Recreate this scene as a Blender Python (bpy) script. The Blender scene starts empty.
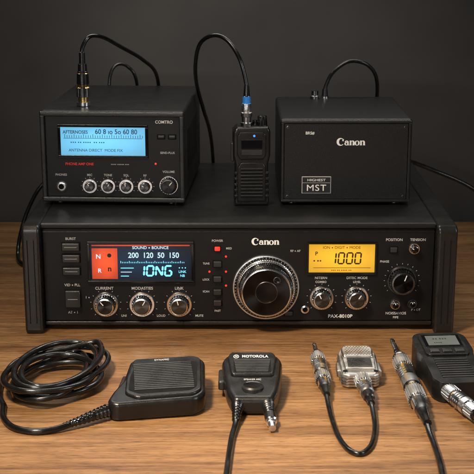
import bpy, bmesh, math, random
from mathutils import Matrix, Vector, noise
random.seed(4)
S = 0.01
scene = bpy.context.scene
COL = scene.collection
R = math.radians

# ------------------------------------------------------------------ materials
def new_mat(name):
    m = bpy.data.materials.new(name); m.use_nodes = True
    nt = m.node_tree
    return m, nt, nt.nodes, nt.links, nt.nodes['Principled BSDF']

def mat(name, col, rough=0.5, metal=0.0, bump=0.0, bscale=900, var=0.15, rvar=0.12, coat=0.0, dust=0.0, aniso=0.0, spec=0.5):
    m, nt, N, L, b = new_mat(name)
    tc = N.new('ShaderNodeTexCoord')
    n = N.new('ShaderNodeTexNoise'); n.inputs['Scale'].default_value = 22; n.inputs['Detail'].default_value = 6
    n.inputs['Roughness'].default_value = 0.65
    L.new(tc.outputs['Object'], n.inputs['Vector'])
    cr = N.new('ShaderNodeMix'); cr.data_type = 'RGBA'
    c = Vector(col)
    cr.inputs['A'].default_value = (*(c*(1-var)), 1)
    cr.inputs['B'].default_value = (*(c*(1+var)+Vector((dust,dust,dust))), 1)
    L.new(n.outputs['Fac'], cr.inputs['Factor'])
    L.new(cr.outputs['Result'], b.inputs['Base Color'])
    mr = N.new('ShaderNodeMapRange'); mr.inputs['From Min'].default_value = 0.3; mr.inputs['From Max'].default_value = 0.7
    mr.inputs['To Min'].default_value = max(0.03, rough-rvar); mr.inputs['To Max'].default_value = min(1, rough+rvar)
    n2 = N.new('ShaderNodeTexNoise'); n2.inputs['Scale'].default_value = 60; n2.inputs['Detail'].default_value = 5
    L.new(tc.outputs['Object'], n2.inputs['Vector'])
    L.new(n2.outputs['Fac'], mr.inputs['Value']); L.new(mr.outputs['Result'], b.inputs['Roughness'])
    b.inputs['Metallic'].default_value = metal
    b.inputs['Coat Weight'].default_value = coat
    b.inputs['Coat Roughness'].default_value = 0.15
    b.inputs['Specular IOR Level'].default_value = spec
    if aniso:
        b.inputs['Anisotropic'].default_value = aniso
        tg = N.new('ShaderNodeTangent'); tg.direction_type = 'RADIAL'; tg.axis = 'Y'
        L.new(tg.outputs['Tangent'], b.inputs['Tangent'])
    if bump > 0:
        n3 = N.new('ShaderNodeTexNoise'); n3.inputs['Scale'].default_value = bscale; n3.inputs['Detail'].default_value = 2
        L.new(tc.outputs['Object'], n3.inputs['Vector'])
        bp = N.new('ShaderNodeBump'); bp.inputs['Strength'].default_value = bump; bp.inputs['Distance'].default_value = 0.0004
        L.new(n3.outputs['Fac'], bp.inputs['Height']); L.new(bp.outputs['Normal'], b.inputs['Normal'])
    return m

def emis(name, col, strength, base=0.02, var=0.12, hot=0.0):
    m, nt, N, L, b = new_mat(name)
    tc = N.new('ShaderNodeTexCoord')
    n = N.new('ShaderNodeTexNoise'); n.inputs['Scale'].default_value = 30; n.inputs['Detail'].default_value = 2
    L.new(tc.outputs['Object'], n.inputs['Vector'])
    mx = N.new('ShaderNodeMix'); mx.data_type = 'RGBA'
    c = Vector(col)
    mx.inputs['A'].default_value = (*(c*(1-var)), 1); mx.inputs['B'].default_value = (*(c*(1+var)), 1)
    L.new(n.outputs['Fac'], mx.inputs['Factor'])
    L.new(mx.outputs['Result'], b.inputs['Emission Color'])
    b.inputs['Emission Strength'].default_value = strength
    if hot:   # uneven backlight: brighter in the middle of the panel
        mp = N.new('ShaderNodeMapping'); mp.inputs['Location'].default_value = (-1,0,-1); mp.inputs['Scale'].default_value = (2,0,2)
        L.new(tc.outputs['Generated'], mp.inputs['Vector'])
        ln = N.new('ShaderNodeVectorMath'); ln.operation = 'LENGTH'; L.new(mp.outputs[0], ln.inputs[0])
        mr = N.new('ShaderNodeMapRange'); mr.interpolation_type = 'SMOOTHSTEP'
        mr.inputs['From Min'].default_value = 0.0; mr.inputs['From Max'].default_value = 1.45
        mr.inputs['To Min'].default_value = strength*(1+hot); mr.inputs['To Max'].default_value = strength*(1-hot)
        L.new(ln.outputs['Value'], mr.inputs['Value']); L.new(mr.outputs[0], b.inputs['Emission Strength'])
    b.inputs['Base Color'].default_value = (base, base, base, 1)
    b.inputs['Roughness'].default_value = 0.25
    return m

M = {}
M['case']   = mat('case_black_powder', (0.0075,0.0074,0.0076), 0.38, 0, 0.22, 1800, var=0.08, rvar=0.04, dust=0.001, spec=0.34)
M['face']   = mat('face_black', (0.0060,0.0059,0.0060), 0.40, 0, 0.12, 1600, rvar=0.06, spec=0.28)
M['side']   = mat('side_frame_black', (0.011,0.0109,0.011), 0.28, 0.0, 0.15, 1700, var=0.08, rvar=0.05, spec=0.5)
M['plastic']= mat('plastic_black', (0.0065,0.0064,0.0064), 0.28, 0, 0.22, 1500, dust=0.002, rvar=0.07, spec=0.42)
M['rubber'] = mat('rubber_black', (0.005,0.0049,0.0049), 0.24, 0, 0.08, 700, dust=0.001)
M['knob']   = mat('knob_black', (0.0045,0.0045,0.0045), 0.20, 0, 0.1, 1500, coat=0.3)
M['gloss']  = mat('glass_black', (0.004,0.004,0.005), 0.12, 0, 0, rvar=0.04)
M['chrome'] = mat('metal_nickel', (0.84,0.85,0.86), 0.18, 1.0, 0.1, 500, rvar=0.07)
M['satin']  = mat('metal_satin', (0.76,0.77,0.78), 0.32, 1.0, 0.15, 900, rvar=0.08)
M['aged']   = mat('metal_aged', (0.50,0.49,0.47), 0.38, 1.0, 0.25, 700, var=0.28, rvar=0.12)
M['brushed']= mat('metal_brushed', (0.60,0.605,0.61), 0.32, 1.0, 0.2, 800)
M['steel']  = mat('metal_dark', (0.16,0.16,0.16), 0.32, 1.0, 0.1, 800)
M['spund']  = mat('metal_spun_black', (0.045,0.046,0.048), 0.22, 1.0, 0.05, 1500, aniso=0.88, rvar=0.03)
M['spuns']  = mat('metal_spun_grey', (0.11,0.11,0.11), 0.28, 1.0, 0.05, 1500, aniso=0.8, rvar=0.04)
M['gold']   = mat('metal_brass', (0.85,0.58,0.23), 0.25, 1.0, 0.1, 700)
M['white']  = mat('print_white', (0.80,0.79,0.76), 0.6, var=0.08)
M['grey']   = mat('print_grey', (0.46,0.45,0.44), 0.6, var=0.12)
M['redp']   = mat('print_red', (0.75,0.03,0.02), 0.5)
M['btn']    = mat('button_grey', (0.018,0.0178,0.0178), 0.34)
M['label']  = mat('label_silver', (0.55,0.54,0.52), 0.4, 0.2, rvar=0.08)
M['dark']   = mat('print_dark', (0.008,0.008,0.009), 0.5)
M['bluepl'] = mat('plastic_blue', (0.03,0.22,0.65), 0.3)
M['hole']   = mat('recess_black', (0.002,0.002,0.002), 0.8, spec=0.2)
M['lcddim'] = mat('lcd_grey', (0.10,0.115,0.115), 0.2)
M['lcdb']   = emis('lcd_blue', (0.17,0.63,0.98), 0.98, 0.05, hot=0.24)
M['lcdbd']  = mat('lcd_ink_blue', (0.01,0.05,0.12), 0.5)
M['lcdy']   = emis('lcd_amber', (1.0,0.50,0.012), 0.98, 0.03, hot=0.25)
M['lcdyd']  = mat('lcd_ink_amber', (0.04,0.02,0.0), 0.5)
M['vfdbg']  = emis('display_dark_blue', (0.001,0.016,0.040), 0.9, base=0.004, hot=0.8)
M['vfd']    = emis('display_cyan', (0.20,0.78,1.0), 1.6, var=0.05)
M['vfdw']   = emis('display_white', (0.60,0.86,1.0), 1.05, var=0.05)
M['vfdred'] = emis('display_red', (0.85,0.075,0.015), 0.95, var=0.75, hot=0.3)
M['ledr']   = emis('lamp_red', (1.0,0.03,0.015), 1.3)
M['ledb']   = emis('lamp_blue', (0.05,0.25,1.0), 1.8)

def leather():
    m, nt, N, L, b = new_mat('leatherette_black')
    tc = N.new('ShaderNodeTexCoord')
    v = N.new('ShaderNodeTexVoronoi'); v.inputs['Scale'].default_value = 1500
    n = N.new('ShaderNodeTexNoise'); n.inputs['Scale'].default_value = 900; n.inputs['Detail'].default_value = 3
    L.new(tc.outputs['Object'], v.inputs['Vector']); L.new(tc.outputs['Object'], n.inputs['Vector'])
    ad = N.new('ShaderNodeMath'); ad.operation = 'ADD'
    L.new(v.outputs['Distance'], ad.inputs[0]); L.new(n.outputs['Fac'], ad.inputs[1])
    bp = N.new('ShaderNodeBump'); bp.inputs['Strength'].default_value = 0.45; bp.inputs['Distance'].default_value = 0.0003
    L.new(ad.outputs[0], bp.inputs['Height']); L.new(bp.outputs['Normal'], b.inputs['Normal'])
    b.inputs['Base Color'].default_value = (0.0065,0.0064,0.0064,1); b.inputs['Roughness'].default_value = 0.40
    b.inputs['Specular IOR Level'].default_value = 0.34
    return m
M['leather'] = leather()

def wood():
    m, nt, N, L, b = new_mat('table_wood')
    tc = N.new('ShaderNodeTexCoord')
    sep = N.new('ShaderNodeSeparateXYZ'); L.new(tc.outputs['Object'], sep.inputs[0])
    wn = N.new('ShaderNodeMath'); wn.operation = 'DIVIDE'; wn.inputs[1].default_value = 0.16
    L.new(sep.outputs['Y'], wn.inputs[0])
    fl = N.new('ShaderNodeMath'); fl.operation = 'FLOOR'; L.new(wn.outputs[0], fl.inputs[0])
    fr = N.new('ShaderNodeMath'); fr.operation = 'FRACT'; L.new(wn.outputs[0], fr.inputs[0])
    rnd = N.new('ShaderNodeTexWhiteNoise'); rnd.noise_dimensions = '1D'; L.new(fl.outputs[0], rnd.inputs['W'])
    off = N.new('ShaderNodeVectorMath'); off.operation = 'SCALE'; L.new(rnd.outputs['Color'], off.inputs[0]); off.inputs['Scale'].default_value = 3.0
    add = N.new('ShaderNodeVectorMath'); add.operation = 'ADD'; L.new(tc.outputs['Object'], add.inputs[0]); L.new(off.outputs[0], add.inputs[1])
    mp = N.new('ShaderNodeMapping'); mp.inputs['Scale'].default_value = (3.2, 20, 4); L.new(add.outputs[0], mp.inputs['Vector'])
    n1 = N.new('ShaderNodeTexNoise'); n1.inputs['Scale'].default_value = 1.3; n1.inputs['Detail'].default_value = 6; n1.inputs['Roughness'].default_value = 0.6
    n1.inputs['Distortion'].default_value = 1.3
    L.new(mp.outputs[0], n1.inputs['Vector'])
    mpf = N.new('ShaderNodeMapping'); mpf.inputs['Scale'].default_value = (11, 300, 10); L.new(add.outputs[0], mpf.inputs['Vector'])
    nf = N.new('ShaderNodeTexNoise'); nf.inputs['Scale'].default_value = 1.0; nf.inputs['Detail'].default_value = 6; nf.inputs['Roughness'].default_value = 0.75
    nf.inputs['Distortion'].default_value = 0.3
    L.new(mpf.outputs[0], nf.inputs['Vector'])
    mp2 = N.new('ShaderNodeMapping'); mp2.inputs['Scale'].default_value = (85, 1250, 40); L.new(add.outputs[0], mp2.inputs['Vector'])
    n2 = N.new('ShaderNodeTexNoise'); n2.inputs['Scale'].default_value = 1.0; n2.inputs['Detail'].default_value = 2; n2.inputs['Roughness'].default_value = 0.6
    L.new(mp2.outputs[0], n2.inputs['Vector'])
    mixf = N.new('ShaderNodeMix'); mixf.data_type = 'FLOAT'; mixf.inputs['Factor'].default_value = 0.5
    L.new(n1.outputs['Fac'], mixf.inputs['A']); L.new(nf.outputs['Fac'], mixf.inputs['B'])
    cr = N.new('ShaderNodeValToRGB'); L.new(mixf.outputs['Result'], cr.inputs['Fac'])
    e = cr.color_ramp.elements
    e[0].position = 0.37; e[0].color = (0.110,0.049,0.019,1)
    e[1].position = 0.63; e[1].color = (0.37,0.205,0.090,1)
    k = e.new(0.5); k.color = (0.240,0.122,0.049,1)
    mr = N.new('ShaderNodeMapRange'); mr.inputs['From Min'].default_value = 0.34; mr.inputs['From Max'].default_value = 0.44
    mr.inputs['To Min'].default_value = 0.42; mr.inputs['To Max'].default_value = 1.03
    L.new(n2.outputs['Fac'], mr.inputs['Value'])
    mrb = N.new('ShaderNodeMapRange'); mrb.inputs['To Min'].default_value = 0.88; mrb.inputs['To Max'].default_value = 1.08
    L.new(rnd.outputs['Value'], mrb.inputs['Value'])
    sm = N.new('ShaderNodeMath'); sm.operation = 'LESS_THAN'; sm.inputs[1].default_value = 0.005; L.new(fr.outputs[0], sm.inputs[0])
    sm2 = N.new('ShaderNodeMapRange'); sm2.inputs['To Min'].default_value = 1.0; sm2.inputs['To Max'].default_value = 0.55; L.new(sm.outputs[0], sm2.inputs['Value'])
    a = N.new('ShaderNodeMath'); a.operation = 'MULTIPLY'; L.new(mr.outputs[0], a.inputs[0]); L.new(mrb.outputs[0], a.inputs[1])
    a2 = N.new('ShaderNodeMath'); a2.operation = 'MULTIPLY'; L.new(a.outputs[0], a2.inputs[0]); L.new(sm2.outputs[0], a2.inputs[1])
    vm = N.new('ShaderNodeVectorMath'); vm.operation = 'SCALE'; L.new(cr.outputs['Color'], vm.inputs[0]); L.new(a2.outputs[0], vm.inputs['Scale'])
    L.new(vm.outputs[0], b.inputs['Base Color'])
    rr = N.new('ShaderNodeMapRange'); rr.inputs['To Min'].default_value = 0.22; rr.inputs['To Max'].default_value = 0.42
    L.new(nf.outputs['Fac'], rr.inputs['Value']); L.new(rr.outputs[0], b.inputs['Roughness'])
    bp = N.new('ShaderNodeBump'); bp.inputs['Strength'].default_value = 0.25; bp.inputs['Distance'].default_value = 0.0004
    L.new(n2.outputs['Fac'], bp.inputs['Height']); L.new(bp.outputs['Normal'], b.inputs['Normal'])
    return m
M['wood'] = wood()

def wallmat():
    m, nt, N, L, b = new_mat('wall_charcoal_plaster')
    tc = N.new('ShaderNodeTexCoord')
    n = N.new('ShaderNodeTexNoise'); n.inputs['Scale'].default_value = 4.0; n.inputs['Detail'].default_value = 5
    L.new(tc.outputs['Object'], n.inputs['Vector'])
    cr = N.new('ShaderNodeValToRGB'); L.new(n.outputs['Fac'], cr.inputs['Fac'])
    cr.color_ramp.elements[0].position = 0.32; cr.color_ramp.elements[0].color = (0.023,0.0213,0.0203,1)
    cr.color_ramp.elements[1].position = 0.70; cr.color_ramp.elements[1].color = (0.056,0.0515,0.048,1)
    L.new(cr.outputs['Color'], b.inputs['Base Color']); b.inputs['Roughness'].default_value = 0.75
    return m
M['wall'] = wallmat()

# ------------------------------------------------------------------ geometry helpers (cm)
def T(x, y, z): return Matrix.Translation((x, y, z))
def RX(a): return Matrix.Rotation(R(a), 4, 'X')
def RY(a): return Matrix.Rotation(R(a), 4, 'Y')
def RZ(a): return Matrix.Rotation(R(a), 4, 'Z')
def F(x, y, z): return T(x, y, z) @ RX(90)
I = Matrix.Identity(4)

def catmull(pts, n=12, closed=False):
    P = [Vector(p) for p in pts]; out = []
    for i in range(len(P)-1):
        p0 = P[i-1] if i > 0 else P[0]*2-P[1]
        p1, p2 = P[i], P[i+1]
        p3 = P[i+2] if i+2 < len(P) else P[-1]*2-P[-2]
        for k in range(n):
            t = k/n
            out.append(0.5*((2*p1)+(p2-p0)*t+(2*p0-5*p1+4*p2-p3)*t*t+(3*p1-p0-3*p2+p3)*t*t*t))
    out.append(P[-1]); return out

SEG = {
 '0': [((0,0),(0,1)),((0,1),(0,2)),((0,2),(1,2)),((1,2),(1,1)),((1,1),(1,0)),((1,0),(0,0))],
 '1': [((1,0),(1,1)),((1,1),(1,2))],
 'N': [((0,0),(0,1)),((0,1),(0,2)),((0,2),(1,0)),((1,0),(1,1)),((1,1),(1,2))],
 'G': [((1,2),(0,2)),((0,2),(0,1)),((0,1),(0,0)),((0,0),(1,0)),((1,0),(1,1)),((1,1),(.5,1))],
}

class Part:
    def __init__(s):
        s.bm = bmesh.new(); s.mats = []
    def mi(s, k):
        if k not in s.mats: s.mats.append(k)
        return s.mats.index(k)
    def merge(s, tmp, Mx, k=None):
        if k is not None:
            idx = s.mi(k)
            for f in tmp.faces: f.material_index = idx
        tmp.transform(Mx)
        if Mx.determinant() < 0: bmesh.ops.reverse_faces(tmp, faces=tmp.faces)
        me = bpy.data.meshes.new('t'); tmp.to_mesh(me); tmp.free()
        s.bm.from_mesh(me); bpy.data.meshes.remove(me)
    def box(s, x0, x1, y0, y1, z0, z1, k, bev=0.0, seg=3, Mx=I, taper=None):
        t = bmesh.new(); bmesh.ops.create_cube(t, size=1)
        for v in t.verts:
            v.co = Vector(((x0+x1)/2+v.co.x*(x1-x0), (y0+y1)/2+v.co.y*(y1-y0), (z0+z1)/2+v.co.z*(z1-z0)))
        if bev > 0: bmesh.ops.bevel(t, geom=t.edges[:], offset=bev, segments=seg, profile=0.5, affect='EDGES', clamp_overlap=True)
        s.merge(t, Mx, k)
    def lathe(s, prof, Mx, seg=48, kn=0):
        t = bmesh.new(); rings = []
        if kn: seg = kn*6
        for e in prof:
            r, h = e[0], e[1]; amp = e[3] if len(e) > 3 else 0
            if r < 1e-6: rings.append([t.verts.new((0,0,h))])
            else:
                ring = []
                for i in range(seg):
                    a = 2*math.pi*i/seg
                    rr = r*(1+amp*(1 if (i % 6) in (0,1,2) else -1)) if kn and amp else r
                    ring.append(t.verts.new((rr*math.cos(a), rr*math.sin(a), h)))
                rings.append(ring)
        for j in range(1, len(rings)):
            A, B = rings[j-1], rings[j]; idx = s.mi(prof[j][2])
            for i in range(seg):
                i2 = (i+1) % seg
                if len(A) == 1 and len(B) == 1: continue
                if len(A) == 1: f = t.faces.new((A[0], B[i2], B[i]))
                elif len(B) == 1: f = t.faces.new((A[i], A[i2], B[0]))
                else: f = t.faces.new((A[i], A[i2], B[i2], B[i]))
                f.material_index = idx
        bmesh.ops.recalc_face_normals(t, faces=t.faces)
        s.merge(t, Mx)
    def tube(s, pts, r, k, n=12, seg=14, raw=False, rf=None):
        c = [Vector(p) for p in pts] if raw else catmull(pts, n)
        t = bmesh.new(); rings = []
        up = Vector((0,0,1)); tan0 = (c[1]-c[0]).normalized()
        if abs(tan0.dot(up)) > 0.9: up = Vector((0,1,0))
        nrm = (up - tan0*up.dot(tan0)).normalized()
        for i, p in enumerate(c):
            tg = (c[min(i+1, len(c)-1)]-c[max(i-1, 0)])
            tg.normalize()
            nrm = (nrm - tg*nrm.dot(tg)).normalized(); b = tg.cross(nrm)
            rr = r*(rf(i/(len(c)-1)) if rf else 1)
            rings.append([t.verts.new(p+(nrm*math.cos(2*math.pi*q/seg)+b*math.sin(2*math.pi*q/seg))*rr) for q in range(seg)])
        for j in range(1, len(rings)):
            for q in range(seg):
                q2 = (q+1) % seg
                t.faces.new((rings[j-1][q], rings[j-1][q2], rings[j][q2], rings[j][q]))
        t.faces.new(rings[0][::-1]); t.faces.new(rings[-1])
        bmesh.ops.recalc_face_normals(t, faces=t.faces)
        s.merge(t, I, k)
    def prism(s, loop, z0, z1, k, bev=0.2, Mx=I, seg=4, vbev=0.0, allround=True):
        t = bmesh.new()
        vs = [t.verts.new((p[0], p[1], z0)) for p in loop]
        f = t.faces.new(vs)
        r = bmesh.ops.extrude_face_region(t, geom=[f])
        for v in [g for g in r['geom'] if isinstance(g, bmesh.types.BMVert)]: v.co.z = z1
        bmesh.ops.recalc_face_normals(t, faces=t.faces)
        if vbev > 0:
            ed = [e for e in t.edges if abs(e.verts[0].co.z-e.verts[1].co.z) > 1e-4]
            bmesh.ops.bevel(t, geom=ed, offset=vbev, segments=6, profile=0.5, affect='EDGES', clamp_overlap=True)
        if bev > 0:
            zz = [z0, z1] if allround else [z1]
            ed = [e for e in t.edges if any(abs(e.verts[0].co.z-q) < 1e-4 and abs(e.verts[1].co.z-q) < 1e-4 for q in zz)]
            bmesh.ops.bevel(t, geom=ed, offset=bev, segments=seg, profile=0.5, affect='EDGES', clamp_overlap=True)
        s.merge(t, Mx, k)
    def segtext(s, txt, h, w, gap, th, Mx, k, slant=0.08):
        tot = len(txt)*w+(len(txt)-1)*gap
        for ci, ch in enumerate(txt):
            ox = -tot/2+ci*(w+gap)
            for (a, b) in SEG[ch]:
                a = Vector((ox+a[0]*w+slant*(a[1]/2)*h, (a[1]/2-.5)*h)); b = Vector((ox+b[0]*w+slant*(b[1]/2)*h, (b[1]/2-.5)*h))
                d = b-a; ln = d.length; mid = (a+b)/2; ang = math.degrees(math.atan2(d.y, d.x))
                hl = ln/2-0.008
                t = bmesh.new()
                pr = [(-hl,0),(-hl+th/2,-th/2),(hl-th/2,-th/2),(hl,0),(hl-th/2,th/2),(-hl+th/2,th/2)]
                f = t.faces.new([t.verts.new((q[0], q[1], 0)) for q in pr])
                s.merge(t, Mx @ T(mid.x, mid.y, 0.004) @ RZ(ang), k)
    def text(s, txt, size, Mx, k, bold=0.0, sx=1.0, ext=0.01, align='CENTER', space=1.0, sy=1.0):
        cu = bpy.data.curves.new('t', 'FONT'); cu.body = txt; cu.size = size; cu.align_x = align; cu.align_y = 'CENTER'
        cu.extrude = ext; cu.offset = bold; cu.resolution_u = 4; cu.space_character = space
        ob = bpy.data.objects.new('t', cu); COL.objects.link(ob)
        dg = bpy.context.evaluated_depsgraph_get(); me = bpy.data.meshes.new_from_object(ob.evaluated_get(dg))
        t = bmesh.new(); t.from_mesh(me)
        bpy.data.objects.remove(ob); bpy.data.curves.remove(cu); bpy.data.meshes.remove(me)
        s.merge(t, Mx @ Matrix.Diagonal((sx, sy, 1, 1)), k)
    def flat(s, loops, Mx, k, ext=0.01):
        cu = bpy.data.curves.new('t', 'CURVE'); cu.dimensions = '2D'; cu.fill_mode = 'BOTH'; cu.extrude = ext
        for lp in loops:
            sp = cu.splines.new('POLY'); sp.points.add(len(lp)-1)
            for i, p in enumerate(lp): sp.points[i].co = (p[0], p[1], 0, 1)
            sp.use_cyclic_u = True
        ob = bpy.data.objects.new('t', cu); COL.objects.link(ob)
        dg = bpy.context.evaluated_depsgraph_get(); me = bpy.data.meshes.new_from_object(ob.evaluated_get(dg))
        t = bmesh.new(); t.from_mesh(me)
        bpy.data.objects.remove(ob); bpy.data.curves.remove(cu); bpy.data.meshes.remove(me)
        s.merge(t, Mx, k)
    def logo(s, w, Mx, k):
        u = w/4.1
        def ell(cx, cy, rx, ry, a0=0, a1=360, n=28):
            return [(cx+rx*math.cos(R(a0+(a1-a0)*i/n)), cy+ry*math.sin(R(a0+(a1-a0)*i/n))) for i in range(n+(0 if a1-a0 == 360 else 1))]
        A = Mx @ Matrix.Scale(u, 4) @ T(-2.05, -0.36, 0)
        outer = ell(0.52, 0.5, 0.56, 0.58, 40, 320, 32)
        inner = ell(0.64, 0.5, 0.33, 0.45, 312, 50, 32)
        s.flat([outer+inner+[(0.76,0.64),(0.99,0.60),(1.02,0.95)]], A, k)
        def o(cx):
            s.flat([ell(cx, 0.33, 0.39, 0.37), ell(cx, 0.33, 0.15, 0.29)[::-1]], A, k)
        def n_(x):
            s.flat([[(x-.05,0),(x+.27,0),(x+.27,.06),(x+.24,.08),(x+.24,.5),(x+.30,.57),(x+.38,.59),(x+.44,.52),(x+.44,.08),(x+.41,.06),(x+.41,0),(x+.74,0),(x+.74,.06),(x+.70,.08),(x+.70,.48),(x+.63,.63),(x+.5,.70),(x+.38,.70),(x+.24,.62),(x+.22,.71),(x-.06,.66),(x-.05,.60),(x,.58),(x,.08),(x-.05,.06)]], A, k)
        s.flat([ell(1.40, 0.22, 0.29, 0.24), ell(1.42, 0.22, 0.11, 0.16)[::-1]], A, k)
        s.flat([[(1.52,0),(1.80,0),(1.80,.07),(1.75,.1),(1.75,.46),(1.69,.63),(1.5,.70),(1.3,.68),(1.16,.57),(1.17,.46),(1.33,.46),(1.42,.6),(1.5,.56),(1.52,.44)]], A @ T(0,0,0.004), k)
        n_(1.90); o(2.98); n_(3.44)
    def finish(s, name, parent=None, label=None, wn=True, warp=None):
        me = bpy.data.meshes.new(name)
        if warp:
            for v in s.bm.verts: v.co = warp(v.co)
        s.bm.transform(Matrix.Scale(S, 4)); s.bm.to_mesh(me); s.bm.free()
        for k in s.mats: me.materials.append(M[k])
        me.polygons.foreach_set('use_smooth', [True]*len(me.polygons))
        me.set_sharp_from_angle(angle=R(31)); me.update()
        ob = bpy.data.objects.new(name, me); COL.objects.link(ob)
        if parent: ob.parent = parent
        if label: ob['label'] = label
        if wn:
            md = ob.modifiers.new('wn', 'WEIGHTED_NORMAL'); md.keep_sharp = True
        return ob

def root(name, x, y, z, label, category, rz=0, group=None):
    e = bpy.data.objects.new(name, None); e.empty_display_size = 0.02
    e.location = (x*S, y*S, z*S); e.rotation_euler = (0, 0, R(rz)); COL.objects.link(e)
    e['label'] = label; e['category'] = category
    if group: e['group'] = group
    return e

# ------------------------------------------------------------------ setting
p = Part(); p.box(-90, 90, -70, 45, -3.5, 0, 'wood', 0.25)
tb = p.finish('table'); tb['label'] = 'warm brown wooden table with fine grain and boards'; tb['category'] = 'table'
p = Part(); p.box(-160, 160, 46, 52, -70, 140, 'wall', 0)
w = p.finish('wall', wn=False); w['label'] = 'plain dark charcoal wall behind the table'; w['category'] = 'wall'

# ------------------------------------------------------------------ main receiver
def X(px): return (px-237)/9.88
def Z(py): return (330-py)/9.47
main = root('radio_receiver', 0, 0, 0, 'wide black desktop radio receiver with large tuning dial on table', 'radio')

p = Part()
p.box(-19.75, 20.0, 0.25, 29.5, 0.9, 10.75, 'case', 0.15)
p.box(-19.7, 19.95, -0.35, 30.0, 10.75, 11.35, 'case', 0.18)
for fx in (-16.5, 16.5):
    for fy in (3, 26): p.lathe([(0,0,'rubber'),(1.1,0,'rubber'),(1.0,0.95,'rubber'),(0,0.95,'rubber')], T(fx, fy, 0))
p.finish('cabinet', main)
p = Part()
p.box(-19.55, 19.85, -0.05, 0.4, 1.0, 10.7, 'face', 0.1)
p.box(-19.55, 19.85, -0.25, 0.3, 0.62, 0.98, 'side', 0.08)
p.box(-19.55, 19.85, -0.12, 0.0, 10.35, 10.42, 'side', 0.02)
p.finish('front_panel', main)
for sx, xa, xb in ((-1, -21.4, -19.6), (1, 19.9, 21.9)):
    p = Part()
    prof = [(-1.3,0.1),(-1.55,0.5),(-1.55,10.5),(-1.45,10.95),(-1.15,11.25),(-0.7,11.34),(30.2,11.34),(30.6,10.9),(30.6,0.0),(-1.0,0.0)]
    A = Matrix(((0,0,1,0),(1,0,0,0),(0,1,0,0),(0,0,0,1)))
    p.prism(prof, xa, xb, 'side', 0.30, A, 4)
    xm = (xa+xb)/2
    for dx in (-0.32, 0.32): p.box(xm+dx-0.045, xm+dx+0.045, -1.575, -1.5, 1.2, 9.9, 'hole', 0.0)
    out = xa if sx < 0 else xb
    for yy in (3, 14, 27):
        p.lathe([(0.0,0,'steel'),(0.38,0,'steel'),(0.34,0.16,'steel'),(0.12,0.18,'steel'),(0.12,0.06,'hole'),(0,0.06,'hole')], T(out, yy, 5.6) @ RY(90*sx), 24)
    p.finish('side_bracket', main)

def frame(p, x0, x1, z0, z1, y, w, k, d=0.3):
    p.box(x0-w, x1+w, y-d, y, z1, z1+w, k, 0.06)
    p.box(x0-w, x1+w, y-d, y, z0-w, z0, k, 0.06)
    p.box(x0-w, x0, y-d+0.01, y, z0, z1, k, 0.05)
    p.box(x1, x1+w, y-d+0.01, y, z0, z1, k, 0.05)
p = Part()
x0, x1, z0, z1 = X(91), X(191.5), Z(279.5), Z(243)
frame(p, x0, x1, z0, z1, -0.03, 0.28, 'gloss', 0.3)
d = p.finish('multi_display', main)
p = Part(); p.box(x0, x1, -0.1, -0.02, z0, z1, 'vfdbg'); p.finish('screen', d)
p = Part(); p.box(X(92.5), X(118), -0.13, -0.1, z0+0.15, z1-0.5, 'vfdred', 0); p.finish('red_screen', d)
p = Part()
p.box(X(92.5), X(190), -0.13, -0.1, z1-0.26, z1-0.14, 'vfdred', 0)
p.text('SOUND ▪ BOUNCE', 0.42, F(X(151), -0.13, z1-0.44), 'vfdw', 0.004)
p.text('200  120  50  150', 0.78, F(X(154), -0.13, Z(254.8)), 'vfdw', 0.014, 0.92)
p.segtext('10NG', 1.02, 0.64, 0.28, 0.18, F(X(154.5), -0.12, Z(270.0)), 'vfd')
for i in range(38):
    xx = X(121)+i*0.172
    p.box(xx, xx+0.05, -0.13, -0.1, Z(262.4), Z(261.2 if i % 5 else 260.3), 'vfd', 0)
p.box(X(121), X(134), -0.13, -0.1, Z(267.6), Z(267), 'vfd', 0)
p.box(X(121), X(132), -0.13, -0.1, Z(271.6), Z(271), 'vfdw', 0)
p.box(X(121), X(129), -0.13, -0.1, Z(275.6), Z(275), 'vfd', 0)
for i, tx in enumerate(('▪ ▪ ▪','LINK','NB')):
    p.text(tx, 0.36, F(X(182.5), -0.13, Z(267+i*4)), 'vfd', 0.0)
p.text('N', 0.66, F(X(99), -0.14, Z(256)), 'vfdw', 0.01)
p.text('n', 0.8, F(X(110), -0.14, Z(268)), 'dark', 0.02)
p.text('●', 0.5, F(X(110), -0.14, Z(255)), 'dark', 0.02)
p.text('R', 0.6, F(X(100), -0.14, Z(270)), 'vfdw', 0.01)
p.finish('readout_lettering', d, wn=False)

p = Part()
x0, x1, z0, z1 = X(308.5), X(374), Z(271.5), Z(243.5)
frame(p, x0, x1, z0, z1, -0.03, 0.22, 'gloss', 0.28)
d = p.finish('amber_display', main)
p = Part(); p.box(x0, x1, -0.12, -0.02, z0, z1, 'lcdy'); p.finish('screen', d)
p = Part()
p.segtext('1000', 1.12, 0.56, 0.28, 0.16, F(X(344.5), -0.13, Z(257.5)), 'lcdyd')
p.text('P', 0.55, F(X(316), -0.135, Z(253)), 'lcdyd', 0.01)
p.text('▪ ▪▪', 0.45, F(X(317), -0.135, Z(260)), 'lcdyd', 0.01)
p.text('▪▪▪ ▪▪ ▪▪▪▪ ▪▪', 0.3, F(X(341), -0.135, Z(269.4)), 'lcdyd', 0.0)
p.text('ION ▪ DIGIT ▪ MODE', 0.40, F(X(341), -0.135, Z(247)), 'lcdyd', 0.0)
p.box(X(313), X(370), -0.14, -0.12, Z(267.2), Z(266.8), 'lcdyd')
p.finish('readout_lettering', d, wn=False)

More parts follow.
